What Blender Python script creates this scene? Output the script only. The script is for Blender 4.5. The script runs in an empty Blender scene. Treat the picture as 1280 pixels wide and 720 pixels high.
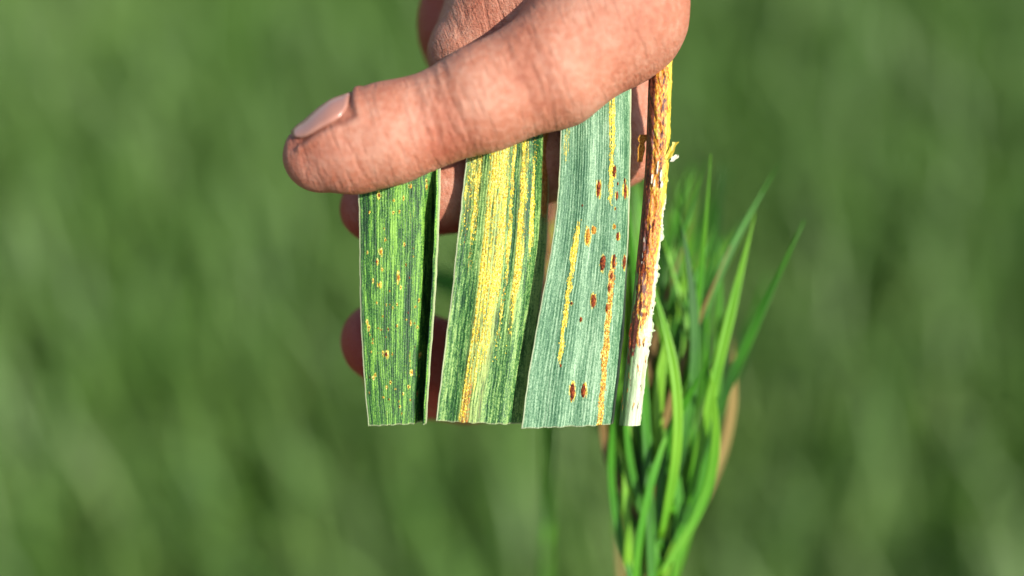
import bpy, math, random
import numpy as np
from mathutils import Matrix, Vector

# ------------------------------------------------------------------ camera, sky, sun, exposure
SC = bpy.context.scene
COL = SC.collection
K = 0.000135                      # metres per drawing unit (one unit = 0.135 mm, a leaf is about 100 units wide)
DIST = 1280 * K / 36 * 50         # 50 mm lens: distance from lens to the leaves
PITCH = math.radians(38)
CAM = Vector((0, 0, 1.05))
RX = math.radians(90) - PITCH
ROT = Matrix.Rotation(RX, 4, 'X')
LEAF0 = CAM + (ROT @ Vector((0, 0, -DIST)))      # centre of the held leaves
FRAME = Matrix.Translation(LEAF0) @ ROT          # the tilted plane the leaves hang in

cam = bpy.data.cameras.new('camera')
cam.lens = 50; cam.sensor_width = 36; cam.clip_start = 0.005; cam.clip_end = 200
cam.dof.use_dof = True; cam.dof.focus_distance = DIST - 0.002; cam.dof.aperture_fstop = 3.9
camo = bpy.data.objects.new('camera', cam); COL.objects.link(camo)
camo.location = CAM; camo.rotation_euler = (RX, 0, 0)
SC.camera = camo

SUN_DIR = (ROT.to_3x3() @ Vector((0.56, 0.12, 0.80))).normalized()
elev = math.asin(SUN_DIR.z); azim = math.atan2(SUN_DIR.x, SUN_DIR.y)
world = bpy.data.worlds.new('World'); SC.world = world; world.use_nodes = True
wn = world.node_tree.nodes; wl = world.node_tree.links
sky = wn.new('ShaderNodeTexSky'); sky.sky_type = 'NISHITA'; sky.sun_disc = False
sky.sun_elevation = elev; sky.sun_rotation = azim
wn['Background'].inputs['Strength'].default_value = 0.10
wl.new(sky.outputs[0], wn['Background'].inputs['Color'])
sun = bpy.data.lights.new('sun', 'SUN'); sun.energy = 4.2; sun.angle = math.radians(0.6); sun.color = (1, 0.95, 0.87)
suno = bpy.data.objects.new('sun', sun); COL.objects.link(suno)
suno.rotation_euler = SUN_DIR.to_track_quat('Z', 'Y').to_euler()
SC.view_settings.view_transform = 'Standard'; SC.view_settings.look = 'None'
SC.view_settings.gamma = 1; SC.view_settings.exposure = 0.75

random.seed(7); rng = np.random.default_rng(7)

# ------------------------------------------------------------------ helpers
def lin(r, g, b, f=0.72):
    def c(v):
        v /= 255
        return v / 12.92 if v <= 0.04045 else ((v + 0.055) / 1.055) ** 2.4
    return (c(r) * f, c(g) * f, c(b) * f, 1)

class G:
    """small node-graph writer"""
    def __init__(s, name):
        s.m = bpy.data.materials.new(name); s.m.use_nodes = True
        s.t = s.m.node_tree; s.n = s.t.nodes; s.l = s.t.links
        s.b = s.n['Principled BSDF']; s.out = s.n['Material Output']
    def put(s, sock, v):
        if isinstance(v, bpy.types.NodeSocket): s.l.new(v, sock)
        elif v is not None: sock.default_value = v
    def math(s, op, a, b=None, c=None, clamp=False):
        n = s.n.new('ShaderNodeMath'); n.operation = op; n.use_clamp = clamp
        for i, v in enumerate((a, b, c)): s.put(n.inputs[i], v)
        return n.outputs[0]
    def attr(s, name):
        n = s.n.new('ShaderNodeAttribute'); n.attribute_name = name; return n.outputs['Fac']
    def uv(s):
        return s.n.new('ShaderNodeTexCoord').outputs['UV']
    def obj(s):
        return s.n.new('ShaderNodeTexCoord').outputs['Object']
    def scale(s, v, sc, off=(0, 0, 0)):
        n = s.n.new('ShaderNodeMapping'); s.put(n.inputs['Vector'], v)
        n.inputs['Scale'].default_value = sc; n.inputs['Location'].default_value = off
        return n.outputs[0]
    def noise(s, v, scale=1, detail=2, rough=0.5):
        n = s.n.new('ShaderNodeTexNoise'); s.put(n.inputs['Vector'], v)
        n.inputs['Scale'].default_value = scale; n.inputs['Detail'].default_value = detail
        n.inputs['Roughness'].default_value = rough
        return n.outputs['Fac']
    def voro(s, v, scale=1, feature='F1'):
        n = s.n.new('ShaderNodeTexVoronoi'); s.put(n.inputs['Vector'], v); n.feature = feature
        n.inputs['Scale'].default_value = scale
        return n.outputs['Distance']
    def ramp(s, f, stops):
        n = s.n.new('ShaderNodeValToRGB'); s.put(n.inputs[0], f)
        e = n.color_ramp.elements
        while len(e) < len(stops): e.new(0.5)
        for i, (p, c) in enumerate(stops): e[i].position = p; e[i].color = c
        return n.outputs[0]
    def mix(s, f, a, b, mode='MIX'):
        n = s.n.new('ShaderNodeMix'); n.data_type = 'RGBA'; n.blend_type = mode
        s.put(n.inputs[0], f); s.put(n.inputs[6], a); s.put(n.inputs[7], b)
        return n.outputs[2]
    def sstep(s, v, lo, hi):
        n = s.n.new('ShaderNodeMapRange'); n.interpolation_type = 'SMOOTHSTEP'
        s.put(n.inputs[0], v); n.inputs[1].default_value = lo; n.inputs[2].default_value = hi
        return n.outputs[0]
    def bump(s, h, strength, dist):
        n = s.n.new('ShaderNodeBump'); n.inputs['Strength'].default_value = strength
        n.inputs['Distance'].default_value = dist; s.put(n.inputs['Height'], h)
        s.l.new(n.outputs[0], s.b.inputs['Normal']); return n.outputs[0]
    def translucent(s, colr, amount, normal=None):
        t = s.n.new('ShaderNodeBsdfTranslucent'); s.put(t.inputs[0], colr)
        if normal: s.l.new(normal, t.inputs[1])
        m = s.n.new('ShaderNodeMixShader'); m.inputs[0].default_value = amount
        s.l.new(s.b.outputs[0], m.inputs[1]); s.l.new(t.outputs[0], m.inputs[2])
        s.l.new(m.outputs[0], s.out.inputs['Surface'])

def link_mesh(name, verts, faces, mat, parent=None, attrs=None, uv=None, smooth=True):
    me = bpy.data.meshes.new(name)
    if isinstance(faces, np.ndarray):
        V = np.asarray(verts, 'f'); nf, k = faces.shape
        me.vertices.add(len(V)); me.vertices.foreach_set('co', V.ravel())
        me.loops.add(nf * k); me.loops.foreach_set('vertex_index', faces.astype('i').ravel())
        me.polygons.add(nf); me.polygons.foreach_set('loop_start', np.arange(nf, dtype='i') * k)
        me.update(calc_edges=True)
    else:
        me.from_pydata([tuple(v) for v in verts], [], [tuple(f) for f in faces])
    if attrs:
        for k, a in attrs.items():
            at = me.attributes.new(k, 'FLOAT', 'POINT'); at.data.foreach_set('value', np.asarray(a, 'f'))
    if uv is not None:
        ul = me.uv_layers.new(name='UVMap'); idx = np.zeros(len(me.loops), 'i')
        me.loops.foreach_get('vertex_index', idx)
        ul.data.foreach_set('uv', np.asarray(uv, 'f')[idx].ravel())
    me.materials.append(mat)
    if smooth: me.polygons.foreach_set('use_smooth', [True] * len(me.polygons))
    me.update()
    o = bpy.data.objects.new(name, me); COL.objects.link(o)
    if parent: o.parent = parent
    return o

def tag(o, label=None, cat=None, group=None, kind=None):
    for k, v in (('label', label), ('category', cat), ('group', group), ('kind', kind)):
        if v: o[k] = v
    return o

def L(x, y, z=0.0):
    """drawing units (x right, y down, z towards the viewer) -> metres in the tilted plane"""
    return np.stack([(np.asarray(x, float) - 640) * K, (360 - np.asarray(y, float)) * K,
                     np.asarray(z, float) * K + 0 * np.asarray(x, float)], -1)

def held(name, base):
    """an Empty in the plane of the held leaves; its base is at the drawing point `base`"""
    e = bpy.data.objects.new(name, None); COL.objects.link(e); e.empty_display_size = 0.005
    b = Vector(L(*base)); e.matrix_world = FRAME @ Matrix.Translation(b)
    return e, np.array(b)

TABLES = {}
def vnoise(t, seed, step):
    """1-D smooth noise in -1..1"""
    if seed not in TABLES: TABLES[seed] = np.random.default_rng(seed).uniform(-1, 1, 4000)
    r = TABLES[seed]
    q = np.asarray(t, float) / step + 1000; i = np.floor(q).astype(int); f = q - i; f = f * f * (3 - 2 * f)
    return r[i % 4000] * (1 - f) + r[(i + 1) % 4000] * f

def curve(pts):
    """smooth function through (y, x) points"""
    p = np.array(pts, float); ys = np.arange(p[0, 0] - 60, p[-1, 0] + 60, 2.0)
    sl0 = (p[1, 1] - p[0, 1]) / (p[1, 0] - p[0, 0]); sl1 = (p[-1, 1] - p[-2, 1]) / (p[-1, 0] - p[-2, 0])
    xs = np.interp(ys, p[:, 0], p[:, 1])
    xs = np.where(ys < p[0, 0], p[0, 1] + (ys - p[0, 0]) * sl0, xs)
    xs = np.where(ys > p[-1, 0], p[-1, 1] + (ys - p[-1, 0]) * sl1, xs)
    w = np.hanning(21); w /= w.sum()
    xs2 = np.convolve(np.pad(xs, 10, mode='reflect', reflect_type='odd'), w, 'valid')
    return lambda y: np.interp(y, ys, xs2)

def band(x, c, w, soft):
    """1 inside |x-c|<w, falling off over soft"""
    return np.clip((w + soft - np.abs(x - c)) / soft, 0, 1)

def ribbon_faces(nr, nc):
    i = np.arange(nr - 1)[:, None] * nc + np.arange(nc - 1)[None, :]
    i = i.ravel()
    return np.stack([i, i + nc, i + nc + 1, i + 1], -1)

# ------------------------------------------------------------------ materials
def leaf_material(name, dark, mid, light, yellow, seed, streak=1.0, vdark=lin(30, 70, 36), con=2.1):
    g = G(name); uv = g.uv()
    off = (seed * 13.1, seed * 7.7, seed)
    broad = g.noise(g.scale(uv, (0.055, 0.0035, 1), off), 1, 2)
    st = g.noise(g.scale(uv, (0.22, 0.010, 1), off), 1, 3, 0.6)
    fine = g.noise(g.scale(uv, (0.85, 0.045, 1), off), 1, 2, 0.6)
    grain = g.noise(g.scale(uv, (0.55, 0.33, 1), off), 1, 3, 0.7)
    f = g.math('ADD', g.math('MULTIPLY', st, 1.0 * streak), g.math('MULTIPLY', fine, 0.75))
    speck = g.noise(g.scale(uv, (1.1, 0.55, 1), off), 1, 2, 0.8)
    f = g.math('ADD', f, g.math('MULTIPLY_ADD', speck, 0.9, -0.45))
    f = g.math('ADD', f, g.math('MULTIPLY', grain, 0.55))
    f = g.math('ADD', f, g.math('MULTIPLY', broad, 0.5))
    f = g.math('SUBTRACT', f, 0.5 * streak + 0.375 + 0.275 + 0.25)
    f = g.math('MULTIPLY_ADD', f, con, 0.47, clamp=True)
    c = g.ramp(f, [(0.12, dark), (0.48, mid), (0.9, light)])
    # pale margin of the blade
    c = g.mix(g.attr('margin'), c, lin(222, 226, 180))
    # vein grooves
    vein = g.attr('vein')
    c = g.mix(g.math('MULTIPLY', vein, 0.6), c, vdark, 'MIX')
    c = g.mix(g.math('MULTIPLY', g.attr('pale'), g.sstep(fine, 0.30, 0.56)), c, lin(206, 214, 116, .8))
    # rust stripes: pale chlorotic ground, then granular yellow
    yel = g.attr('yellow')
    sp = g.noise(g.scale(uv, (0.42, 0.20, 1), (seed, 3, 9)), 1, 3, 0.75)
    yb = g.math('ADD', g.math('MULTIPLY_ADD', sp, 1.5, -0.75), g.math('MULTIPLY_ADD', st, 3.2, -1.6))
    ym = g.sstep(g.math('ADD', g.math('MULTIPLY', yel, 0.70), g.math('MULTIPLY', yb, g.math('MINIMUM', g.math('MULTIPLY', yel, 3.0), 1.0))), 0.24, 0.50)
    ycol = g.ramp(g.noise(g.scale(uv, (0.62, 0.30, 1), (4, seed, 2)), 1, 3, 0.8),
                  [(0.36, yellow[0]), (0.48, yellow[1]), (0.66, yellow[2])])
    c = g.mix(ym, c, ycol)
    # orange-brown staining
    og = g.attr('orange')
    om = g.sstep(g.math('ADD', og, g.math('MULTIPLY_ADD', grain, 1.2, -0.6)), 0.35, 0.7)
    ocol = g.ramp(sp, [(0.3, lin(96, 44, 16)), (0.5, lin(196, 118, 36)), (0.68, lin(222, 178, 92))])
    c = g.mix(om, c, ocol)
    # whitish dots on the paler streaks
    d = g.voro(g.scale(uv, (0.30, 0.22, 1), (seed, seed, 0)), 1)
    dm = g.math('MULTIPLY', g.math('SUBTRACT', 1, g.sstep(d, 0.05, 0.20)), g.sstep(st, 0.50, 0.64))
    c = g.mix(g.math('MULTIPLY', dm, 0.5), c, lin(215, 232, 205))
    g.put(g.b.inputs['Base Color'], c)
    g.put(g.b.inputs['Roughness'], g.math('MULTIPLY_ADD', grain, 0.3, 0.36))
    g.b.inputs['Specular IOR Level'].default_value = 0.35
    h = g.math('ADD', g.math('MULTIPLY', fine, 0.6), g.math('MULTIPLY', grain, 0.9))
    h = g.math('ADD', h, g.math('MULTIPLY', ym, g.math('MULTIPLY', sp, 1.6)))
    nb = g.bump(h, 0.55, 0.00012)
    g.translucent(c, 0.12, nb)
    return g.m

YEL2 = (lin(150, 112, 16, .7), lin(226, 204, 40, .85), lin(252, 246, 168, .95))
M_leaf1 = leaf_material('green_leaf_tissue', lin(14, 58, 22), lin(68, 132, 46), lin(160, 216, 84), YEL2, 1.0)
M_leaf2 = leaf_material('striped_leaf_tissue', lin(26, 76, 32), lin(86, 146, 66), lin(184, 220, 126), YEL2, 2.3)
M_leaf3 = leaf_material('glaucous_leaf_tissue', lin(56, 108, 72), lin(110, 160, 114), lin(186, 222, 176), YEL2, 3.6, 0.7, lin(56, 104, 70), 1.55)

def plain_material(name, stops, sc, rough=0.6, bump=0.4, bd=0.0001, spec=0.3, transl=0):
    g = G(name); v = g.obj(); n = g.noise(g.scale(v, sc), 1, 3, 0.65)
    c = g.ramp(n, stops); g.put(g.b.inputs['Base Color'], c)
    g.b.inputs['Roughness'].default_value = rough; g.b.inputs['Specular IOR Level'].default_value = spec
    nb = g.bump(n, bump, bd)
    if transl: g.translucent(c, transl, nb)
    return g.m

M_brown = plain_material('rust_spore_brown', [(0.34, lin(52, 14, 8)), (0.5, lin(124, 48, 16)), (0.68, lin(196, 104, 40))], (3500, 2200, 3500), 0.8, 0.8)
M_orange = plain_material('rust_spore_orange', [(0.32, lin(120, 66, 18)), (0.5, lin(196, 128, 34)), (0.7, lin(232, 190, 84))], (4200, 3000, 4200), 0.8, 0.8)
M_ygrain = plain_material('rust_spore_yellow', [(0.30, lin(206, 160, 26, .8)), (0.5, lin(238, 216, 52, .85)), (0.7, lin(250, 240, 130, .9))], (2200, 1500, 2200), 0.75, 0.4)
M_spore = plain_material('rust_spore_tan', [(0.3, lin(120, 84, 20)), (0.5, lin(176, 132, 30)), (0.7, lin(206, 168, 60))], (2200, 1500, 2200), 0.8, 0.4)
M_flake = plain_material('torn_epidermis', [(0.3, lin(226, 214, 170)), (0.55, lin(246, 244, 224)), (0.8, lin(255, 252, 240))], (1800, 1800, 1800), 0.5, 0.3, transl=0.15)
M_sheath = plain_material('yellowed_sheath', [(0.3, lin(178, 138, 34)), (0.5, lin(228, 206, 60)), (0.75, lin(246, 240, 160))], (1500, 500, 1500), 0.5, 0.4, transl=0.15)

def skin_material():
    g = G('skin'); v = g.obj()
    n1 = g.noise(v, 90, 3, 0.55); n2 = g.noise(v, 900, 3, 0.6)
    f = g.math('ADD', g.math('MULTIPLY', n1, 0.6), g.math('MULTIPLY', n2, 0.55))
    c = g.ramp(f, [(0.36, lin(206, 120, 90, .56)), (0.54, lin(228, 150, 118, .56)), (0.72, lin(242, 178, 148, .56))])
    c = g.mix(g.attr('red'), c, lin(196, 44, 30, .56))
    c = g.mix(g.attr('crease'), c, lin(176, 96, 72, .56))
    g.put(g.b.inputs['Base Color'], c)
    g.put(g.b.inputs['Roughness'], g.math('MULTIPLY_ADD', n2, 0.3, 0.42))
    g.b.inputs['Specular IOR Level'].default_value = 0.35
    g.b.inputs['Subsurface Weight'].default_value = 0.15
    g.b.inputs['Subsurface Radius'].default_value = (1.0, 0.25, 0.12)
    g.b.inputs['Subsurface Scale'].default_value = 0.0022
    wv = g.n.new('ShaderNodeVectorMath'); wv.operation = 'MULTIPLY_ADD'; g.l.new(g.n.new('ShaderNodeTexNoise').outputs['Color'], wv.inputs[0]); wv.inputs[1].default_value = (0.002, 0.002, 0.002); g.l.new(v, wv.inputs[2])
    vo = g.voro(g.scale(v, (1900, 2600, 1900)), 1); vo2 = g.voro(g.scale(wv.outputs[0], (900, 2300, 900)), 1, 'DISTANCE_TO_EDGE')
    h = g.math('ADD', g.math('MULTIPLY', vo, 0.5), g.math('MULTIPLY', g.sstep(vo2, 0.0, 0.16), 0.28))
    h = g.math('ADD', h, g.math('MULTIPLY', n2, 0.6))
    rt = g.n.new('ShaderNodeMapping'); g.l.new(v, rt.inputs[0]); rt.inputs['Rotation'].default_value = (0, 0, -0.34)
    ln1 = g.noise(g.scale(rt.outputs[0], (2600, 420, 420)), 1, 2, 0.6); ln2 = g.noise(g.scale(rt.outputs[0], (900, 150, 150)), 1, 2, 0.5)
    h = g.math('ADD', h, g.math('ADD', g.math('MULTIPLY', ln1, 1.1), g.math('MULTIPLY', g.sstep(ln2, 0.36, 0.5), 0.65)))
    g.bump(h, 0.75, 0.0002)
    return g.m
M_skin = skin_material()
M_nail = plain_material('fingernail', [(0.3, lin(214, 140, 116, .56)), (0.6, lin(226, 164, 142, .56))], (60, 60, 60), 0.25, 0.05, spec=0.55)

def stem_material():
    g = G('rusted_stem'); uv = g.uv()
    st = g.noise(g.scale(uv, (0.30, 0.018, 1)), 1, 3, 0.6); gr = g.noise(g.scale(uv, (0.42, 0.22, 1)), 1, 3, 0.7)
    bl = g.noise(g.scale(uv, (0.16, 0.055, 1), (3, 8, 1)), 1, 3, 0.6)
    bl2 = g.noise(g.scale(uv, (0.24, 0.09, 1), (9, 1, 6)), 1, 3, 0.6)
    c = g.ramp(st, [(0.3, lin(150, 176, 116)), (0.5, lin(208, 226, 178)), (0.7, lin(244, 248, 226))])
    c = g.mix(g.attr('green'), c, g.ramp(st, [(0.3, lin(34, 74, 34)), (0.7, lin(110, 160, 76))]))
    ym = g.sstep(g.math('ADD', g.attr('yellow'), g.math('MULTIPLY_ADD', gr, 1.0, -0.5)), 0.3, 0.6)
    c = g.mix(ym, c, g.ramp(gr, [(0.3, lin(206, 170, 40)), (0.6, lin(238, 224, 84))]))
    om = g.sstep(g.math('ADD', g.attr('orange'), g.math('MULTIPLY_ADD', bl, 3.0, -1.5)), 0.3, 0.5)
    c = g.mix(om, c, g.ramp(gr, [(0.30, lin(120, 50, 8)), (0.46, lin(206, 112, 14)), (0.64, lin(236, 190, 60))]))
    bm = g.sstep(g.math('ADD', g.attr('brown'), g.math('MULTIPLY_ADD', bl2, 3.0, -1.5)), 0.35, 0.55)
    c = g.mix(bm, c, g.ramp(gr, [(0.32, lin(42, 14, 10)), (0.55, lin(112, 48, 22)), (0.75, lin(178, 92, 42))]))
    g.put(g.b.inputs['Base Color'], c); g.b.inputs['Roughness'].default_value = 0.5
    h = g.math('ADD', g.math('MULTIPLY', gr, 1.0), g.math('MULTIPLY', bl, 1.2))
    g.bump(h, 0.6, 0.0002)
    return g.m
M_stem = stem_material()

def blade_material(name, lo, mid, hi, sc=14):
    g = G(name); v = g.obj(); n = g.noise(v, sc, 3, 0.6); a = g.attr('tint')
    f = g.math('ADD', g.math('MULTIPLY', n, 0.6), g.math('MULTIPLY', a, 0.4))
    c = g.ramp(f, [(0.25, lo), (0.5, mid), (0.75, hi)])
    g.put(g.b.inputs['Base Color'], c); g.b.inputs['Roughness'].default_value = 0.5
    g.translucent(c, 0.3)
    return g.m
M_near = blade_material('fresh_blade', lin(24, 84, 8), lin(84, 172, 22), lin(158, 222, 56), 30)
M_dry = blade_material('dry_blade', lin(96, 70, 36), lin(150, 118, 64), lin(196, 168, 100), 30)
M_field = blade_material('crop_blade', lin(86, 122, 44), lin(112, 158, 66), lin(146, 178, 96), 1.6)
M_straw = blade_material('straw_blade', lin(130, 114, 40), lin(168, 150, 62), lin(196, 170, 92), 3)
M_soil = plain_material('field_soil', [(0.3, lin(58, 46, 30)), (0.5, lin(84, 70, 44)), (0.7, lin(110, 92, 60))], (6, 6, 6), 0.95, 0.5, 0.01)

# ------------------------------------------------------------------ the setting: ground and the crop behind
gs = 40
ground = link_mesh('ground', [(-gs, -gs, 0), (gs, -gs, 0), (gs, gs, 0), (-gs, gs, 0)], [(0, 1, 2, 3)], M_soil)
tag(ground, 'brown field soil under the wheat crop', 'ground', kind='structure')

def blade_cloud(name, n, xr, yr, hr, mat, wid, seed, keep=None):
    r = np.random.default_rng(seed)
    x = r.uniform(*xr, n); y = r.uniform(*yr, n)
    if keep is not None:
        k = keep(x, y, r); x, y = x[k], y[k]; n = len(x)
    h = r.uniform(*hr, n); a = r.uniform(0, 2 * np.pi, n); lean = r.uniform(0.08, 0.5, n) * h
    w = r.uniform(0.7, 1.3, n) * wid; tw = a + np.pi / 2 + r.uniform(-.5, .5, n)
    V = []
    for t, ww, zz in ((0, .5, 0), (.4, 1, .46), (.75, .75, .82), (1, .05, .93)):
        cx = x + np.cos(a) * lean * t ** 2; cy = y + np.sin(a) * lean * t ** 2; cz = h * zz
        for s in (-1, 1):
            V.append(np.stack([cx + s * np.cos(tw) * w * ww / 2, cy + s * np.sin(tw) * w * ww / 2, cz], -1))
    V = np.stack(V, 1).reshape(-1, 3)
    b = np.arange(n)[:, None] * 8
    F = np.concatenate([b + np.array([[0, 1, 3, 2]]), b + np.array([[2, 3, 5, 4]]), b + np.array([[4, 5, 7, 6]])])
    tint = np.repeat(r.uniform(0, 1, n), 8)
    return link_mesh(name, V, F, mat, attrs={'tint': tint})

def dry_patch(x, y, r):
    return ((x - 1.12) / 0.30) ** 2 + ((y - 2.1) / 0.55) ** 2 + r.uniform(-.4, .4, len(x)) < 1
crop = blade_cloud('wheat_crop', 100000, (-3.2, 3.2), (0.35, 5.0), (0.24, 0.34), M_field, 0.007, 3, lambda x, y, r: ~dry_patch(x, y, r))
tag(crop, 'dense green wheat crop, far out of focus', 'crop', kind='stuff')
straw = blade_cloud('dry_crop', 12000, (0.4, 2.0), (1.2, 3.0), (0.2, 0.32), M_straw, 0.009, 4, dry_patch)
tag(straw, 'patch of dry olive brown crop in the blurred field', 'crop', kind='stuff')

# ------------------------------------------------------------------ the held leaves
def leaf(thing_name, label, Lp, Rp, y0, y1, zfun, paint, mat, nveins, slant=3.0, nc=132, step=2.0, blade_name='blade'):
    e, base = held(thing_name, (0.5 * (Lp[0][1] + Rp[0][1]), y0, 0))
    tag(e, label, 'leaf', 'leaves pinched side by side')
    fl, fr = curve(Lp), curve(Rp)
    nr = int((y1 - y0) / step); s = np.linspace(0, 1, nc)[None, :]
    yend = y1 + slant * (s - 0.5) + 0.8 * vnoise(s * 100, 17, 6)           # snipped across, a little unevenly
    y = y0 + (yend - y0) * np.linspace(0, 1, nr)[:, None]
    xl, xr = fl(y), fr(y)
    xl = xl + vnoise(y, 11, 9) * 0.35 + vnoise(y, 12, 40) * 0.7; xr = xr + vnoise(y, 13, 9) * 0.35
    x = xl + (xr - xl) * s; yy = y + 0 * s; ss = s + 0 * y
    z = zfun(ss, yy)
    ph = ss * nveins * 2 * np.pi + vnoise(ss * 100, 5, 8) * 1.3 + vnoise(yy, 6, 120) * 0.6
    amp = 0.6 + 0.4 * vnoise(ss * 100, 8, 6)
    z = z + np.cos(ph) * 0.42 * amp
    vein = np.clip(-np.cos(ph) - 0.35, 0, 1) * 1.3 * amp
    W = 100.0
    margin = np.clip(1 - np.minimum(ss, 1 - ss) * W / 1.8, 0, 1)
    A = dict(vein=vein, margin=margin, yellow=0 * z, orange=0 * z, pale=0 * z)
    paint(A, x, yy, ss)
    A['margin'] = np.maximum(A['margin'], 0.7 * np.clip(1 - (yend - yy) / 1.6, 0, 1))
    V = L(x, yy, z).reshape(-1, 3) - base
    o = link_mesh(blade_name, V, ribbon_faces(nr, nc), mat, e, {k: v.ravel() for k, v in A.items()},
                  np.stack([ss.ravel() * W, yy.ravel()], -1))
    so = o.modifiers.new('thickness', 'SOLIDIFY'); so.thickness = 1.8 * K; so.offset = -1
    def zat(px, py):
        f = float(np.clip((px - fl(py)) / (fr(py) - fl(py)), 0, 1))
        return float(zfun(np.array([[f]]), np.array([[float(py)]]))[0, 0])
    return e, base, fl, fr, zat

def pustule(parent, base, px, py, w, h, z, mat, seed, slope=-0.05, proud=1.5):
    """a raised, ragged, elongated rust blister split open along the veins"""
    r = np.random.default_rng(seed); nu, nv = 14, 5; V = []; F = []
    for j in range(nv):
        q = j / (nv - 1)
        for i in range(nu):
            a = 2 * np.pi * i / nu; rr = (1 - q * 0.92) * (1 + r.uniform(-.22, .22) * (1 if j < 3 else .4))
            yy = np.sin(a) * h / 2 * rr
            V.append((px + np.cos(a) * w / 2 * rr + slope * yy, py + yy, z - 0.3 + proud * (1 - (1 - q) ** 2) * (1 + r.uniform(-.25, .25))))
    for j in range(nv - 1):
        for i in range(nu):
            F.append((j * nu + i, (j + 1) * nu + i, (j + 1) * nu + (i + 1) % nu, j * nu + (i + 1) % nu))
    F.append(tuple((nv - 1) * nu + i for i in range(nu))[::-1])
    V = np.array(V); return link_mesh('pustule', L(V[:, 0], V[:, 1], V[:, 2]) - base, F, mat, parent)

def grains(parent, base, pts, zs, mat, seed, lo=0.8, hi=1.9):
    """thousands of tiny spore heaps joined into one part"""
    r = np.random.default_rng(seed); V = []; F = []
    for (px, py), z in zip(pts, zs):
        a = r.uniform(lo, hi); b = a * r.uniform(1.0, 2.2); n = len(V)
        t = r.uniform(0, 1.2)
        for q in range(6):
            an = q * np.pi / 3 + t; V.append((px + a / 2 * np.cos(an), py + b / 2 * np.sin(an), z - 0.2))
        V.append((px, py, z + a * 0.42))
        F += [(n + q, n + 6, n + (q + 1) % 6) for q in range(6)]
    V = np.array(V)
    o = link_mesh('spore_grains', L(V[:, 0], V[:, 1], V[:, 2]) - base, F, mat, parent); o['kind'] = 'stuff'
    return o

# ---- leaf with the folded right edge (few pustules)
def z1(s, y):
    k = np.clip((y - 205) / 60, 0, 1)
    z = 3.5 * np.sin(np.pi * np.clip(s / 0.84, 0, 1)) - 2 + vnoise(y, 31, 150) * 2.0
    dip = np.clip((s - 0.76) / 0.155, 0, 1); z = z - 26 * k * dip ** 1.7
    up = np.clip((s - 0.915) / 0.03, 0, 1); z = z + (41 * k + 2) * up
    lip = np.clip((s - 0.945) / 0.055, 0, 1); z = z - 7 * k * lip
    return z
leaf1_pustules = [(474, 244, 5, 6), (513, 233, 4, 5), (533, 233, 4, 6), (533, 226, 3, 4), (499, 264, 3, 4), (476, 315, 4, 7), (471, 327, 4, 6),
                  (474, 356, 4, 6), (498, 347, 5, 12), (483, 443, 6, 8), (524, 444, 4, 6), (515, 466, 4, 5), (521, 492, 3, 6), (513, 404, 3, 5), (482, 300, 3, 4)]
def paint1(A, x, y, s):
    for (px, py, w, h) in leaf1_pustules:
        d = ((x - px) / (w * 0.85)) ** 2 + ((y - py) / (h * 0.9)) ** 2
        A['yellow'] = np.maximum(A['yellow'], 0.60 * np.clip(1.2 - d, 0, 1))
    A['yellow'] += 0.12 * band(s, 0.09 + 0.02 * vnoise(y, 41, 60), 0.015, 0.05) + 0.22 * band(s, 0.66, 0.02, 0.05) * (0.6 + 0.6 * vnoise(y, 42, 35))
    A['yellow'] += 0.16 * band(s, 0.30, 0.02, 0.06) * (0.5 + 0.7 * vnoise(y, 43, 40))
    A['margin'] = np.maximum(A['margin'], 0.6 * np.clip((s - 0.965) / 0.02, 0, 1))
r1 = np.random.default_rng(19); leaf1_pustules += [(r1.uniform(458, 525), r1.uniform(240, 520), r1.uniform(1.6, 2.8), r1.uniform(2.2, 4.5)) for _ in range(60)]
e1, b1, fl1, fr1, za1 = leaf('wheat_leaf', 'green wheat leaf with folded edge and few tiny rust spots under the thumb',
    [(120, 446), (240, 448), (300, 449), (380, 450), (440, 453), (490, 456.5), (527, 460), (620, 470), (720, 483), (1000, 520)],
    [(120, 549), (210, 551), (260, 550.5), (310, 548), (360, 546), (400, 543), (460, 538.5), (527, 534), (620, 528), (720, 522), (1000, 530)],
    150, 531, z1, paint1, M_leaf1, 31, -4)
for i, (px, py, w, h) in enumerate(leaf1_pustules):
    pustule(e1, b1, px, py, w * 0.6, h * 0.7, za1(px, py) + 0.4, M_brown if i % 3 == 0 else M_orange, 100 + i, 0, 1.0)

# ---- leaf with yellow stripe rust
def z2(s, y):
    z = 5 * np.sin(np.pi * np.clip(s, 0, 1)) - 2 + vnoise(y, 33, 170) * 2
    b = np.clip((s - 0.72) / 0.28, 0, 1)
    return z - 26 * b ** 2 + 1.5 * np.cos(s * 15 + 1)
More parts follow.
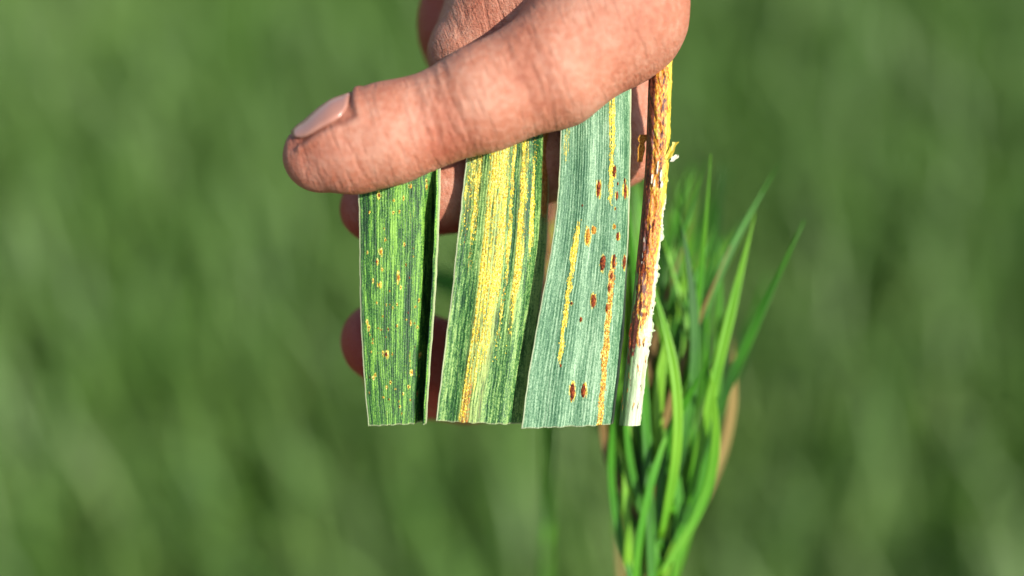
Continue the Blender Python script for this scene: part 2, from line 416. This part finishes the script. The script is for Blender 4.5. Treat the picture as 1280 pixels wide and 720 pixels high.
# (centre across the blade, half width, softness, strength, last y at full strength, fade length)
stripes2 = [(0.295, 0.006, 0.014, 0.70, 560, 80), (0.335, 0.011, 0.013, 0.86, 900, 80), (0.385, 0.010, 0.013, 0.84, 440, 70), (0.435, 0.012, 0.013, 0.82, 420, 60),
            (0.478, 0.007, 0.013, 0.74, 400, 80), (0.510, 0.012, 0.014, 0.72, 330, 90), (0.575, 0.012, 0.016, 0.72, 400, 70), (0.690, 0.018, 0.018, 0.86, 370, 90),
            (0.735, 0.008, 0.014, 0.50, 300, 90), (0.820, 0.016, 0.018, 0.66, 260, 80), (0.060, 0.020, 0.020, 0.62, 235, 90), (0.110, 0.012, 0.016, 0.5, 225, 70), (0.165, 0.018, 0.020, 0.62, 260, 110)]
def yel2(s, y):
    t = 0 * s
    for i, (c, w, so, a, ye, fd) in enumerate(stripes2):
        cc = c + 0.007 * vnoise(y, 60 + i, 34) + 0.005 * vnoise(y, 80 + i, 8)
        if c < 0.48: cc = cc - 0.03 * np.clip((y - 430) / 90, 0, 1)
        ww = w * (1 + 0.5 * vnoise(y, 100 + i, 15))
        t = np.maximum(t, a * (1 + 0.18 * vnoise(y, 120 + i, 22)) * band(s, cc, ww, so) * np.clip((ye + fd - y) / fd, 0, 1))
    return t
def paint2(A, x, y, s):
    A['yellow'] += yel2(s, y)
    A['pale'] += 0.6 * band(s, 0.40 - 0.03 * np.clip((y - 430) / 90, 0, 1), 0.10, 0.05) * np.clip((600 - y) / 150, 0.4, 1) + 0.4 * band(s, 0.69, 0.03, 0.03) * np.clip((430 - y) / 60, 0, 1) + 0.3 * band(s, 0.12, 0.07, 0.05) * np.clip((300 - y) / 60, 0, 1)
    A['orange'] += 0.75 * band(s, 0.955, 0.03, 0.02) * np.clip((300 - y) / 40, 0, 1)
    A['orange'] += 0.55 * band(s, 0.32, 0.035, 0.03) * np.clip((y - 430) / 60, 0, 1)
    A['orange'] += 0.30 * band(s, 0.10, 0.08, 0.05) * np.clip((235 - y) / 40, 0, 1)
    A['orange'] += 0.35 * band(s, 0.37, 0.04, 0.04) * np.clip((215 - y) / 25, 0, 1)
e2, b2, fl2, fr2, za2 = leaf('wheat_leaf', 'wheat leaf with broad bright yellow rust stripes, beside the folded leaf',
    [(120, 587), (192, 583.5), (250, 577.5), (310, 570.5), (360, 566), (420, 558), (490, 549.5), (527, 545), (620, 536), (720, 530), (1000, 540)],
    [(120, 688), (192, 687), (240, 686.5), (290, 685), (320, 683), (370, 678), (430, 670), (490, 661), (527, 656), (620, 645), (720, 634), (1000, 610)],
    120, 529, z2, paint2, M_leaf2, 30, 5)
P = []
r2 = np.random.default_rng(21)
ty = r2.uniform(150, 527, 12000); ts = r2.uniform(0, 1, 12000)
ok = r2.uniform(0, 1, 12000) < 1.2 * yel2(ts, ty) ** 1.5
P = list(zip(fl2(ty[ok]) + ts[ok] * (fr2(ty[ok]) - fl2(ty[ok])), ty[ok]))
half = len(P) // 2
grains(e2, b2, P[:half], [za2(*p) + 0.3 for p in P[:half]], M_ygrain, 22, 0.7, 1.6)
grains(e2, b2, P[half:], [za2(*p) + 0.3 for p in P[half:]], M_spore, 23, 0.6, 1.3)

# ---- blue-green leaf with brown blisters
def z3(s, y):
    z = 14 + 3 * np.sin(np.pi * s) + vnoise(y, 35, 190) * 2
    b = np.clip((s - 0.80) / 0.20, 0, 1)
    return z - 13 * b ** 2 + 1.2 * np.cos(s * 17)
ysA = curve([(270, 723), (340, 713), (400, 705), (460, 698)])
ysB = curve([(310, 766), (370, 761.5), (420, 757), (470, 753), (527, 748.5), (640, 736), (760, 722)])
ysC = curve([(150, 764), (192, 764), (240, 762), (270, 761)])
def stripe3(x, y):
    a = 0.95 * band(x, ysA(y) + 0.8 * vnoise(y, 51, 9), 1.9 + 0.9 * vnoise(y, 52, 20), 2.0) * np.clip((y - 272) / 25, 0, 1) * np.clip((462 - y) / 30, 0, 1)
    b = 0.95 * band(x, ysB(y) + 0.7 * vnoise(y, 53, 9), 2.8 + 1.0 * vnoise(y, 54, 20), 2.0) * np.clip((y - 318) / 30, 0, 1)
    c = 0.85 * band(x, ysC(y) + 0.8 * vnoise(y, 55, 9), 2.2, 2.0) * np.clip((262 - y) / 30, 0, 1)
    return a, b, c
blisters = [(766.5, 216, 4.5, 15), (747, 237, 4.6, 21), (780.5, 240, 4.8, 19), (780, 227, 2.4, 7), (770, 246, 3.2, 11), (733.5, 296, 5, 20), (741, 288, 5, 10),
            (767, 284, 3.4, 5), (770.5, 296, 4.2, 10), (752.5, 329, 6, 21), (779.5, 328, 4.2, 18), (741, 376, 6, 17), (713.5, 379, 2.6, 4), (725, 399, 3.4, 6),
            (766, 327, 4.4, 16), (714.5, 488, 5.6, 22), (728.5, 487, 5.2, 18), (700, 456, 2, 4), (763, 345, 3, 9), (771, 231, 2, 4), (768, 262, 1.8, 3), (727, 258, 2, 3), (760, 360, 3, 9), (757, 385, 2.8, 10)]
def paint3(A, x, y, s):
    a, b, c = stripe3(x, y)
    A['yellow'] += np.maximum(np.maximum(a, c), 0.8 * b)
    A['orange'] += 0.50 * b + 0.2 * c
    for (px, py, w, h) in blisters:
        d = ((x - px - 0.3) / (w * 0.85 + 0.8)) ** 2 + ((y - py) / (h * 0.70 + 1)) ** 2
        A['yellow'] = np.maximum(A['yellow'], 0.50 * np.clip(1.15 - d, 0, 1))
        A['orange'] += 0.50 * np.clip(1.05 - d, 0, 1)
    A['yellow'] += 0.22 * band(s, 0.10, 0.03, 0.05) * np.clip((235 - y) / 40, 0, 1)
    A['margin'] = np.maximum(A['margin'], 0.9 * np.clip((s - 0.975) / 0.012, 0, 1))
e3, b3, fl3, fr3, za3 = leaf('wheat_leaf', 'blue green wheat leaf with long dark brown rust blisters, beside the rusted stem',
    [(60, 702), (192, 699.5), (245, 697.5), (290, 692), (330, 686), (370, 678), (425, 668), (470, 660), (527, 653), (620, 639), (720, 624), (1000, 590)],
    [(60, 789.5), (192, 788.5), (240, 787.5), (280, 786.5), (320, 784.5), (370, 782.5), (415, 780), (470, 774), (527, 767), (620, 754), (720, 737), (1000, 690)],
    66, 532, z3, paint3, M_leaf3, 29, -5)
for i, (px, py, w, h) in enumerate(blisters):
    pustule(e3, b3, px, py, w * 1.05, h * 1.05, za3(px, py) + 0.3, M_brown if i not in (5, 6, 7) else M_orange, 200 + i, -0.06, 1.6)
r3 = np.random.default_rng(31); PY = []; PO = []
ty = r3.uniform(80, 526, 9000); tx = r3.uniform(690, 775, 9000); a, b, c = stripe3(tx, ty); rr = r3.uniform(0, 1, 9000)
PY = list(zip(tx[rr < np.maximum(a, c)], ty[rr < np.maximum(a, c)])); PO = list(zip(tx[rr < b], ty[rr < b]))
grains(e3, b3, PY, [za3(*p) + 0.3 for p in PY], M_ygrain, 32, 0.8, 1.7)
grains(e3, b3, PO, [za3(*p) + 0.3 for p in PO], M_orange, 33, 0.8, 1.8)

# ---- rusted stem
est, bst = held('wheat_straw', (823, 120, 14))
tag(est, 'pale wheat stem crusted with orange brown rust and torn white skin', 'stem')
sl = curve([(30, 812), (200, 806), (250, 802.5), (300, 797.5), (350, 792.5), (400, 787), (440, 783), (480, 778.5), (527, 773), (620, 760), (720, 744), (1050, 690)])
sr = curve([(30, 840), (200, 834.5), (240, 830), (290, 826), (320, 822), (350, 818.5), (400, 813), (450, 807.5), (490, 803), (527, 799), (620, 787), (720, 771), (1050, 716)])
nr, nc = 480, 72
y = np.linspace(40, 531, nr)[:, None]; an = np.linspace(0, 2 * np.pi, nc)[None, :]
cx = 0.5 * (sl(y) + sr(y)); rad = 0.5 * (sr(y) - sl(y))
d = 0.35 * np.cos(an * 14)                                     # fluted skin
ang = (an + np.pi) % (2 * np.pi) - np.pi                        # 0 = right, +90 = towards viewer, 180 = left
right = np.exp(-(ang / 0.75) ** 2)
jag = np.maximum(vnoise(y, 91, 3.5), 0) * 4.2 + np.maximum(vnoise(y, 92, 9), 0) * 3.4 + vnoise(y + 40 * np.cos(an), 93, 7) * 0.5
d = d + right * jag * np.clip((470 - y) / 60, 0.15, 1) * np.clip((y - 215) / 30, 0.2, 1)
crust = (vnoise(y + an * 37, 94, 6) + vnoise(an * 60 + y * 0.3, 95, 9)) * 0.5
front = np.exp(-((ang - 1.7) / 1.0) ** 2)
d = d + front * crust * 2.2 * np.clip((390 - y) / 40, 0.1, 1)
x = cx + (rad + d) * np.cos(an); z = 15 + (rad + d) * np.sin(an)
u = (x - sl(y)) / (sr(y) - sl(y)); yy = y + 0 * an
fr_ = np.where(np.sin(an) > -0.3, 1.0, 0.0)
A = dict(
    green=np.clip(1.35 - 2.3 * (u - 0.02 * vnoise(yy, 96, 20)), 0, 1) * np.clip((yy - 250) / 60, 0, 1) + 0.5 * np.clip(1 - fr_, 0, 1),  # stem's shaded left side painted as dark green, fading to the right
    yellow=(0.85 * band(u, 0.86, 0.16, 0.1) * np.clip((262 - yy) / 25, 0, 1) + 0.6 * band(u, 0.55, 0.3, 0.2) * np.clip((345 - yy) / 30, 0, 1) + 0.55 * band(u, 0.5, 0.18, 0.2) * np.clip((450 - yy) / 50, 0, 1)) * fr_,
    orange=(0.92 * band(u, 0.48, 0.26, 0.16) * np.clip((440 - yy) / 90, 0, 1) * np.clip((yy - 225) / 30, 0.45, 1) + 0.3 * band(u, 0.5, 0.2, 0.2) * np.clip((250 - yy) / 30, 0, 1)) * fr_,
    brown=(1.0 * band(u, 0.06, 0.16, 0.08) * np.clip((345 - yy) / 20, 0, 1) + 0.62 * band(u, 0.30, 0.10, 0.08) * np.clip((355 - yy) / 20, 0, 1) * np.clip((yy - 275) / 20, 0, 1)  # brown rust, with the shadow along the left edge painted in
           + 0.5 * band(u, 0.30, 0.2, 0.1) * np.clip((450 - yy) / 70, 0, 1) * np.clip((yy - 330) / 20, 0, 1) + 0.85 * band(u, 0.16, 0.12, 0.08) * np.clip((468 - yy) / 45, 0, 1) * np.clip((yy - 385) / 20, 0, 1) + 0.4 * band(u, 0.62, 0.06, 0.05) * np.clip((245 - yy) / 20, 0, 1)) * fr_)
x[-1] = 0.5 * (sl(531) + sr(531)) + (x[-1] - 0.5 * (sl(531) + sr(531))) * 0.02; z[-1] = 15 + (z[-1] - 15) * 0.02; yy[-1] = 530
link_mesh('stalk', L(x, yy, z).reshape(-1, 3) - bst, ribbon_faces(nr, nc)[:, ::-1], M_stem, est, {k: (v + 0 * x).ravel() for k, v in A.items()},
          np.stack([(an + 0 * y).ravel() * 15, yy.ravel()], -1))

def flake(parent, base, px, py, w, h, z, tilt, seed, mat, name='flake'):
    """a curled scrap of torn skin"""
    r = np.random.default_rng(seed); n, m = 7, 4; V = []
    for i in range(n):
        t = i / (n - 1); ww = w * (0.35 + 0.65 * np.sin(np.pi * min(1, t * 0.8 + 0.15))) * (1 + r.uniform(-.6, .4))
        for j in range(m):
            q = j / (m - 1) - 0.5
            V.append((px + q * ww + tilt * (t - .5) * h, py + (t - 0.5) * h + r.uniform(-.3, .3), z + (q * q * 4) * w * 0.35 + r.uniform(-.15, .15)))
    V = np.array(V)
    o = link_mesh(name, L(V[:, 0], V[:, 1], V[:, 2]) - base, ribbon_faces(n, m), mat, parent)
    s = o.modifiers.new('thickness', 'SOLIDIFY'); s.thickness = 0.35 * K
    return o
rf = np.random.default_rng(55)
for i in range(15):                                            # scraps along the dark left flank
    py = 205 + i * 9.5 + rf.uniform(-2, 2); py = py if py < 345 else 396 + (py - 345) * 1.2
    flake(est, bst, float(sl(py)) + rf.uniform(4.5, 7.0), py, rf.uniform(0.8, 2.0), rf.uniform(3, 9), 24 + rf.uniform(-1, 2), -0.1, 300 + i, M_flake)
for i in range(18):                                            # scraps along the bright right flank
    py = 232 + i * 13 + rf.uniform(-3, 3)
    flake(est, bst, float(sr(py)) - rf.uniform(-0.6, 2.4), py, rf.uniform(1.2, 3.2), rf.uniform(4, 12), 17 + rf.uniform(-2, 5), -0.12, 340 + i, M_flake)
for i, (px, py, w, h) in enumerate([(823, 222, 2.4, 15), (819, 212, 1.6, 16), (824, 233, 2.6, 9), (815, 231, 1.8, 9), (812, 226, 1.6, 12)]):
    flake(est, bst, px, py, w, h, 30, -0.1, 380 + i, M_flake)
spots = [(803, 320, 4, 14), (801, 338, 4, 16), (808, 408, 2, 5), (805, 392, 2, 5), (809, 425, 2, 6), (799, 378, 2.4, 7), (813, 384, 2, 5), (802, 430, 2, 6), (815, 345, 2, 6), (787, 412, 4, 20), (786, 428, 4, 14), (822, 230, 3, 8), (808, 300, 3, 16), (814, 284, 3, 18)]
for i, (px, py, w, h) in enumerate(spots):
    uu = (px - float(sl(py))) / float(sr(py) - sl(py)) * 2 - 1; rr = float(sr(py) - sl(py)) / 2
    pustule(est, bst, px, py, w, h, 15 + rr * math.sqrt(max(0.05, 1 - uu * uu)) + 0.2, M_brown, 400 + i, -0.12, 1.2)
# torn yellow sheath rags at the top of the stem
flake(est, bst, 836, 191, 11, 22, 24, -0.5, 420, M_sheath, 'sheath_rag'); flake(est, bst, 840, 200, 7, 9, 22, -0.8, 421, M_flake, 'sheath_rag')
flake(est, bst, 801, 186, 11, 34, 6, -0.12, 422, M_orange, 'sheath_rag')

# ------------------------------------------------------------------ the hand
CAPS = []
def chain(pts):
    for a, b in zip(pts[:-1], pts[1:]): CAPS.append((np.array(a[:3], float), np.array(b[:3], float), a[3], b[3]))
# thumb across the front of the leaves, its base up at the wrist
thumb = [(404, 200, 46, 42), (442, 188, 52, 53), (490, 173, 56, 57), (545, 156, 56, 51), (605, 131, 60, 60), (690, 94, 54, 68), (765, 20, 24, 88), (770, -150, -30, 115)]
chain(thumb)
# fingers behind the leaves, tips pointing past the folded leaf
chain([(458, 256, -84, 43), (490, 248, -88, 50), (560, 229, -82, 54), (640, 203, -80, 52), (690, 189, -82, 52), (772, 174, -74, 53), (780, 90, -110, 58), (755, -80, -130, 70)])
chain([(462, 430, -112, 49), (490, 440, -114, 54), (560, 468, -116, 55), (622, 474, -122, 54), (632, 380, -150, 50), (645, 180, -180, 56), (690, -60, -150, 75)])
chain([(478, 478, -196, 44), (520, 486, -198, 49), (575, 492, -202, 50), (628, 488, -214, 49), (640, 400, -240, 48), (648, 220, -270, 50), (660, -80, -220, 75)])
chain([(510, 470, -290, 38), (560, 476, -292, 42), (620, 470, -300, 42), (644, 400, -320, 44), (652, 260, -340, 46), (660, -80, -280, 70)])
# palm and wrist
chain([(620, 0, -170, 110), (700, -180, -110, 150), (740, -420, -90, 165), (740, -800, -90, 185)])
chain([(600, 60, -60, 70), (690, -60, -60, 120)])

def sdf(p, kk=9.0):
    acc = None
    for a, b, ra, rb in CAPS:
        ab = b - a; t = np.clip(((p - a) @ ab) / (ab @ ab), 0, 1)
        d = np.linalg.norm(p - a - t[:, None] * ab, axis=1) - (ra + (rb - ra) * t)
        e = np.exp(-np.clip(d / kk, -60, 60)); acc = e if acc is None else acc + e
    return -kk * np.log(acc)

def build_hand():
    V, F = [], []
    nu, nv = 12, 8
    for a, b, ra, rb in CAPS:
        n = max(2, int(np.linalg.norm(b - a) / 14))
        for q in range(n + 1):
            t = q / n; c = a + (b - a) * t; r = ra + (rb - ra) * t; o = len(V)
            for j in range(nv + 1):
                th = np.pi * j / nv
                for i in range(nu):
                    f = 2 * np.pi * i / nu
                    V.append(c + r * np.array((np.sin(th) * np.cos(f), np.sin(th) * np.sin(f), np.cos(th))))
            for j in range(nv):
                for i in range(nu):
                    F.append((o + j * nu + i, o + (j + 1) * nu + i, o + (j + 1) * nu + (i + 1) % nu, o + j * nu + (i + 1) % nu))
    me = bpy.data.meshes.new('raw'); me.from_pydata([tuple(v) for v in V], [], F)
    ob = bpy.data.objects.new('raw', me); COL.objects.link(ob)
    m = ob.modifiers.new('r', 'REMESH'); m.mode = 'VOXEL'; m.voxel_size = 4.2
    dg = bpy.context.evaluated_depsgraph_get(); ev = ob.evaluated_get(dg); em = ev.to_mesh()
    n = len(em.vertices); P = np.zeros(n * 3); em.vertices.foreach_get('co', P); P = P.reshape(-1, 3)
    faces = [tuple(p.vertices) for p in em.polygons]
    ev.to_mesh_clear(); bpy.data.objects.remove(ob); bpy.data.meshes.remove(me)
    def grad(P):
        e = 0.8; gx = np.zeros_like(P)
        for k in range(3):
            dlt = np.zeros(3); dlt[k] = e; gx[:, k] = sdf(P + dlt) - sdf(P - dlt)
        return gx / (np.linalg.norm(gx, axis=1, keepdims=True) + 1e-9)
    for _ in range(3):
        N = grad(P); P = P - N * sdf(P)[:, None]
    N = grad(P)
    crease = np.zeros(n); red = np.zeros(n); D = np.zeros(n)
    # crease lines: (point on the axis, axis direction, depth, width, side normal)
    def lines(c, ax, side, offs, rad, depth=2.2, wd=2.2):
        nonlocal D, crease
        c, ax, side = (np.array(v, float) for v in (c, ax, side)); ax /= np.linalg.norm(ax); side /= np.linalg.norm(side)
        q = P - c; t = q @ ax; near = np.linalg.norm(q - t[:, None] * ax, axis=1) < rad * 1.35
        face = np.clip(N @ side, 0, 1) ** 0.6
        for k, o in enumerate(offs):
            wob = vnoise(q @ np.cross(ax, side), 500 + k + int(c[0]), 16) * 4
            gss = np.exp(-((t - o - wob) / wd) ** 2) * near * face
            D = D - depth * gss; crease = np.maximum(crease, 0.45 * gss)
    # seat of the thumb nail: a sunk bed with a raised fold of skin round it
    nc_, na, nu_ = np.array((430., 191, 50)), np.array((-1, 0.33, -0.1)), np.array((-0.2, -1.0, 0.36))
    na = na / np.linalg.norm(na); nu_ = nu_ - na * (nu_ @ na); nu_ /= np.linalg.norm(nu_); ns = np.cross(na, nu_); q = P - nc_
    dt = (np.abs((q @ na) / 84 + 0.45 - 0.5) - 0.5) * 84; da = np.abs(np.arctan2(q @ ns, q @ nu_)) * 48 - 40
    dd = np.maximum(dt, da); inr = (np.linalg.norm(q, axis=1) < 110) & (q @ nu_ > 0); tipside = (q @ na) > 40
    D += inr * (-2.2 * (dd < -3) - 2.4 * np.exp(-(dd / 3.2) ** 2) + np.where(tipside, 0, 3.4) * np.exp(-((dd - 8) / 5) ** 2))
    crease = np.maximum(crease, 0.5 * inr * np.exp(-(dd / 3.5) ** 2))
    lines((555, 149, 60), (1, -0.37, 0), (0, 0.3, 1), (-24, -14, -6, 2, 10, 19), 60, 2.2)
    lines((665, 108, 55), (1, -0.45, 0), (0, 0.3, 1), (-14, 0, 16), 70, 0.9, 2.6)
    lines((520, 240, -86), (1, -0.2, 0), (0, 0, 1), (-4, 4), 52); lines((640, 203, -62), (1, -0.25, 0), (0, 0, 1), (-5, 6), 52)
    lines((515, 452, -114), (1, 0.3, 0), (0, 0, 1), (-4, 5), 54); lines((535, 488, -198), (1, 0.15, 0), (0, 0, 1), (-4, 5), 50)
    tt = P @ np.array([0.31, 0.95, 0]); D += vnoise(tt, 601, 14) * 0.35 + vnoise(P[:, 0] * 0.7 + P[:, 2] * 0.7, 602, 22) * 0.5
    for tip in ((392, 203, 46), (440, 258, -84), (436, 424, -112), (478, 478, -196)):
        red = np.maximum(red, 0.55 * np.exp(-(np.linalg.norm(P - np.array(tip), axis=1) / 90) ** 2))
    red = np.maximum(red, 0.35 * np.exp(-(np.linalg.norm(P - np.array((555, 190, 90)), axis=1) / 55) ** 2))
    red = np.maximum(red * 0.45, 0.75 * np.clip((-20 - P[:, 2]) / 40, 0, 1) * np.clip((700 - P[:, 0]) / 120, 0.1, 1))  # deep red of the shaded fingers behind the leaves, painted into the skin
    P = P + N * D[:, None]
    return P, faces, crease, red
P, faces, crease, red = build_hand()
hb = np.array(L(720, -250, -60))
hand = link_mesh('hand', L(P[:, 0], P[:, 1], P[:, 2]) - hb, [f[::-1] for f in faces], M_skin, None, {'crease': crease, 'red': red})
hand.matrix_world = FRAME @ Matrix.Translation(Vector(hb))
tag(hand, 'bare hand pinching the leaves, thumb in front and fingers behind', 'hand')
me = hand.data

def nail(c, ax, up, rad, length, width):
    """curved nail plate lying on a finger end; c on the axis, ax towards the tip, up = the way the nail faces"""
    c, ax, up = (np.array(v, float) for v in (c, ax, up)); ax /= np.linalg.norm(ax)
    up -= ax * (up @ ax); up /= np.linalg.norm(up); sd = np.cross(ax, up); n, m = 14, 13; V = []
    for i in range(n):
        t = i / (n - 1); edge = 1 - 0.35 * abs(2 * t - 1) ** 4
        for j in range(m):
            a = (j / (m - 1) - .5) * width / rad * edge
            p = c + ax * (t - .45) * length * (1 - 0.10 * (abs(j / (m - 1) - .5) * 2) ** 2) + (np.sin(a) * sd + np.cos(a) * up) * rad
            for _ in range(4):                      # settle on the skin
                s0 = sdf(p[None])[0]; dn = np.sin(a) * sd + np.cos(a) * up; p = p - dn * s0
            p = p + dn * (0.2 + 3.0 * max(0, t - .65) - 1.6 * max(0, .25 - t) * 4)
            V.append(p)
    V = np.array(V)
    o = link_mesh('fingernail', L(V[:, 0], V[:, 1], V[:, 2]) - hb, ribbon_faces(n, m), M_nail, hand)
    s = o.modifiers.new('thickness', 'SOLIDIFY'); s.thickness = 2 * K; s.offset = 0
nail((430, 191, 50), (-1, 0.33, -0.1), (-0.2, -1.0, 0.36), 48, 84, 78)
nail((462, 257, -84), (-1, 0.2, 0.1), (0, 0, -1), 44, 66, 60)
nail((466, 430, -112), (-1, -0.3, 0.05), (0, 0, -1), 46, 66, 62)
nail((484, 480, -196), (-1, -0.1, 0.05), (0, 0, -1), 44, 62, 58)

# ------------------------------------------------------------------ wheat plants standing close behind the hand
def wheat_plant(label, root, blades, seed, dry=()):
    """a culm rising from the soil to `root` (drawing units) with long blades, each a part"""
    r = np.random.default_rng(seed)
    top = FRAME @ Vector(L(*root)); foot = Vector((top.x, top.y, 0))
    e = bpy.data.objects.new('wheat_plant', None); COL.objects.link(e); e.location = foot; e.empty_display_size = .02
    tag(e, label, 'plant', 'wheat plants close behind the hand')
    n, m = 30, 10; V = []
    for i in range(n):
        t = i / (n - 1); rr = 0.0019 - 0.0009 * t + (0.0006 if i % 8 == 5 else 0)
        for j in range(m):
            a = 2 * np.pi * j / (m - 1); V.append((rr * np.cos(a) + .004 * np.sin(3 * t + seed) * (1 - t), rr * np.sin(a), top.z * t))
    link_mesh('culm', V, ribbon_faces(n, m)[:, ::-1], M_near, e, {'tint': np.full(n * m, .5)})
    for k, (p0, p1, bow, w) in enumerate(blades):
        a = FRAME @ Vector(L(*p0)) - foot; b = FRAME @ Vector(L(*p1)) - foot
        fw = (FRAME.to_3x3() @ Vector((0, 0, 1))); d = (b - a).normalized(); sd = d.cross(fw).normalized()
        nn, mm = 22, 5; V = []; bow3 = sd * bow * K + fw * r.uniform(-30, 30) * K; tw = r.uniform(-.6, .6)
        for i in range(nn):
            t = i / (nn - 1); c = a.lerp(b, t) + bow3 * math.sin(math.pi * t)
            ww = w * K * min(1, (1 - t) * 3.0 + 0.04) * min(1, .5 + t * 3); ang = tw * (t - .3) * 2
            for j in range(mm):
                q = j / (mm - 1) - .5
                V.append(c + (sd * math.cos(ang) + fw * math.sin(ang)) * q * ww + fw * abs(q) * ww * 0.35)
        o = link_mesh('blade', V, ribbon_faces(nn, mm), M_dry if k in dry else M_near, e, {'tint': np.full(nn * mm, r.uniform(0, 1))})
        s = o.modifiers.new('thickness', 'SOLIDIFY'); s.thickness = 0.00025
rb = np.random.default_rng(77)
def tuft(n, foot, zr, wr, lean, spread, reach):
    out = []
    for k in range(n):
        x0 = foot + rb.normal(0, 16); y0 = rb.uniform(560, 900); th = rb.normal(lean, spread); zz = -rb.uniform(*zr)
        top = rb.uniform(*reach); ln = (y0 - top) / max(0.35, math.cos(th))
        out.append(((x0, y0, zz - 60), (max(788, x0 + ln * math.sin(th)), top, zz), rb.uniform(-46, 46), rb.uniform(*wr)))
    return out
wheat_plant('bright green wheat plant with many thin crossing blades behind the rusted stem', (846, 760, -300), tuft(60, 842, (100, 260), (8, 15), 0.03, 0.13, (150, 520)), 1, (3, 9, 21, 33, 40))
wheat_plant('darker wheat plant with broad blades deeper behind the rusted stem', (836, 780, -520), tuft(40, 836, (300, 560), (14, 26), 0.04, 0.16, (140, 480)), 5, (4, 11))
wheat_plant('green wheat plant with long blades crossing the gaps between the held leaves', (700, 520, -520),
    [((698, 500, -520), (540, 300, -420), 16, 30), ((698, 505, -520), (552, 280, -440), -14, 18), ((698, 480, -520), (540, 352, -430), 10, 24), ((700, 470, -560), (430, 318, -600), 26, 44),
     ((700, 490, -520), (565, 260, -460), 8, 16), ((702, 470, -400), (688, 225, -300), 4, 40), ((704, 480, -400), (794, 215, -210), 10, 34), ((704, 490, -400), (796, 290, -240), 18, 24),
     ((704, 500, -420), (760, 240, -260), -14, 26), ((704, 500, -420), (800, 350, -220), 10, 18), ((702, 470, -400), (692, 290, -320), -6, 26)], 4, (4,))
